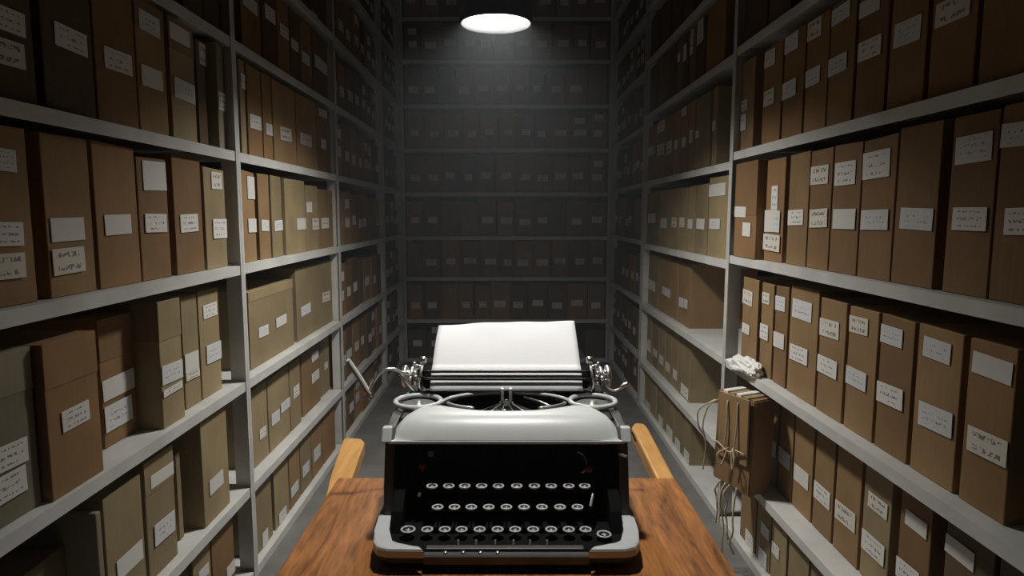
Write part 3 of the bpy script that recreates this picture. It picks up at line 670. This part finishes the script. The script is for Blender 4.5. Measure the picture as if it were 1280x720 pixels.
# paper (separate sheet rolled round the platen)
ps = []
for a in range(0, 11):      # from the front bottom up round the platen
    t = math.radians(150-60*a/10); ps.append((PY+(PR+.0012)*math.cos(t), PZ+(PR+.0012)*math.sin(t)))
y0, z0 = ps[-1]
for k in range(1, 25):
    s = k/24; ps.append((y0+.108*s, z0+.058*s+.004*math.sin(s*math.pi)))
ps = [(1.091, .1775), (1.0975, .1845), (1.1045, .1915), (1.1125, .1985)]+ps[2:]
bm = BM(); NX = 28; g = []
for i in range(NX+1):
    x = -.1305+.261*i/NX; col = []
    for k, (y, z) in enumerate(ps):
        s = max(0, (k-15)/24); sx = 1-.004*s
        dz = s*s*(.0105*(i/NX)-.0065+.0030*math.sin(math.pi*i/NX)+.0007*math.sin(i*.7+k*.4))+s*.0010*math.sin(i*.35+1)*math.sin(k*.33)
        col.append(bm.verts.new((x*sx, y-1.0, z+dz)))
    g.append(col)
for i in range(NX):
    for k in range(len(ps)-1): bm.faces.new((g[i][k], g[i+1][k], g[i+1][k+1], g[i][k+1]))
pp = link('paper_sheet', bm, M_paper, None, True, loc=(0, 1.0, T0)); tag(pp, 'blank white sheet of paper rolled into the typewriter', 'paper')
sm = pp.modifiers.new('thick', 'SOLIDIFY'); sm.thickness = .0004; sm.offset = 1

# ------------------------------------------------------------------ tied bundle hanging out of the right rack
bd = empty('tied_bundle', (.86, 2.20, ZR1[1]+EYE+.004), 0)
tag(bd, 'worn brown bundle tied with twine, sticking out of the nearest right rack beside its post', 'bundle')
bd.rotation_euler = (0, 0, math.radians(25))
bm = BM(); vs = box(bm, -.105, -.010, -.085, .085, 0, .325)
for v in vs:
    if v.co.x < 0 and v.co.z > .1: v.co.x += .012
    if v.co.x < 0 and v.co.z < .1 and v.co.y > 0: v.co.z += .012
bmesh.ops.bevel(bm, geom=list(bm.edges), offset=.004, segments=2, affect='EDGES'); cv = link('cardboard_cover', bm, CARD['brown'], bd)
bm = BM(); box(bm, -.1095, -.102, -.075, .062, .10, .327, .002); link('front_flap', bm, CARD['tan'], bd)
for i in range(4):
    bm = BM(); y = -.06+.03*i; box(bm, -.100, -.015, y, y+.022, .322, .330+.004*(i % 2), .001); link('folder_edge', bm, M_plastic if i % 2 else CARD['khaki'], bd)
random.seed(5)
def wob(pts, a): return smoothpts([(p[0]+random.uniform(-a, a)*.5, p[1]+random.uniform(-a, a), p[2]+random.uniform(-a, a)) for p in pts], 5)
for P in ([(-.112, -.03, .305), (-.117, -.032, .22), (-.119, -.028, .14), (-.114, -.03, .06)], [(-.112, .02, .305), (-.118, .018, .2), (-.118, .024, .12)],
          [(-.112, -.07, .145), (-.120, -.03, .15), (-.123, .0, .135), (-.119, .05, .15), (-.114, .075, .142)],
          [(-.115, -.02, .145), (-.135, -.045, .12), (-.13, -.03, .085), (-.12, -.015, .14)], [(-.115, .0, .145), (-.135, .03, .115), (-.128, .02, .08), (-.118, .0, .14)],
          [(-.112, .06, .30), (-.135, .085, .27), (-.14, .105, .20), (-.13, .10, .12), (-.125, .11, .03)], [(-.112, .075, .29), (-.15, .11, .25), (-.15, .12, .19), (-.13, .11, .16)]):
    bm = BM(); tube(bm, wob(P, .004), .0028, 6); link('twine', bm, M_twine, bd, True)
# dangling twine below
for k, (dy, L_) in enumerate(((-.03, .20), (.0, .16), (.02, .22), (.045, .12))):
    bm = BM(); pts = [(-.104, dy, .012)]+[(-.118+random.uniform(-.006, .006), dy+random.uniform(-.010, .010), -.02-L_*j/5) for j in range(6)]
    tube(bm, smoothpts(pts, 4), .0035, 6); link('loose_end', bm, M_twine, bd, True)
# crumpled white wrapping on the shelf above
random.seed(9)
bm = BM(); bmesh.ops.create_icosphere(bm, subdivisions=4, radius=1)
from mathutils import noise
for v in bm.verts:
    n = v.co.normalized(); q = 1+.32*noise.noise(n*2.1+Vector((3, 1, 7)))+.16*noise.noise(n*6)
    v.co = Vector((n.x*.038*q, n.y*.125*q, max(-.012, n.z*.034*q)+.012))
cr = link('crumpled_wrapping', bm, M_plastic, loc=(W+.010, 2.31, ZR1[2]+EYE+.0008)); tag(cr, 'crumpled white paper wrapping lying on the shelf edge above the tied bundle', 'paper')
print('boxes', len(keep), 'rest', len(rest))
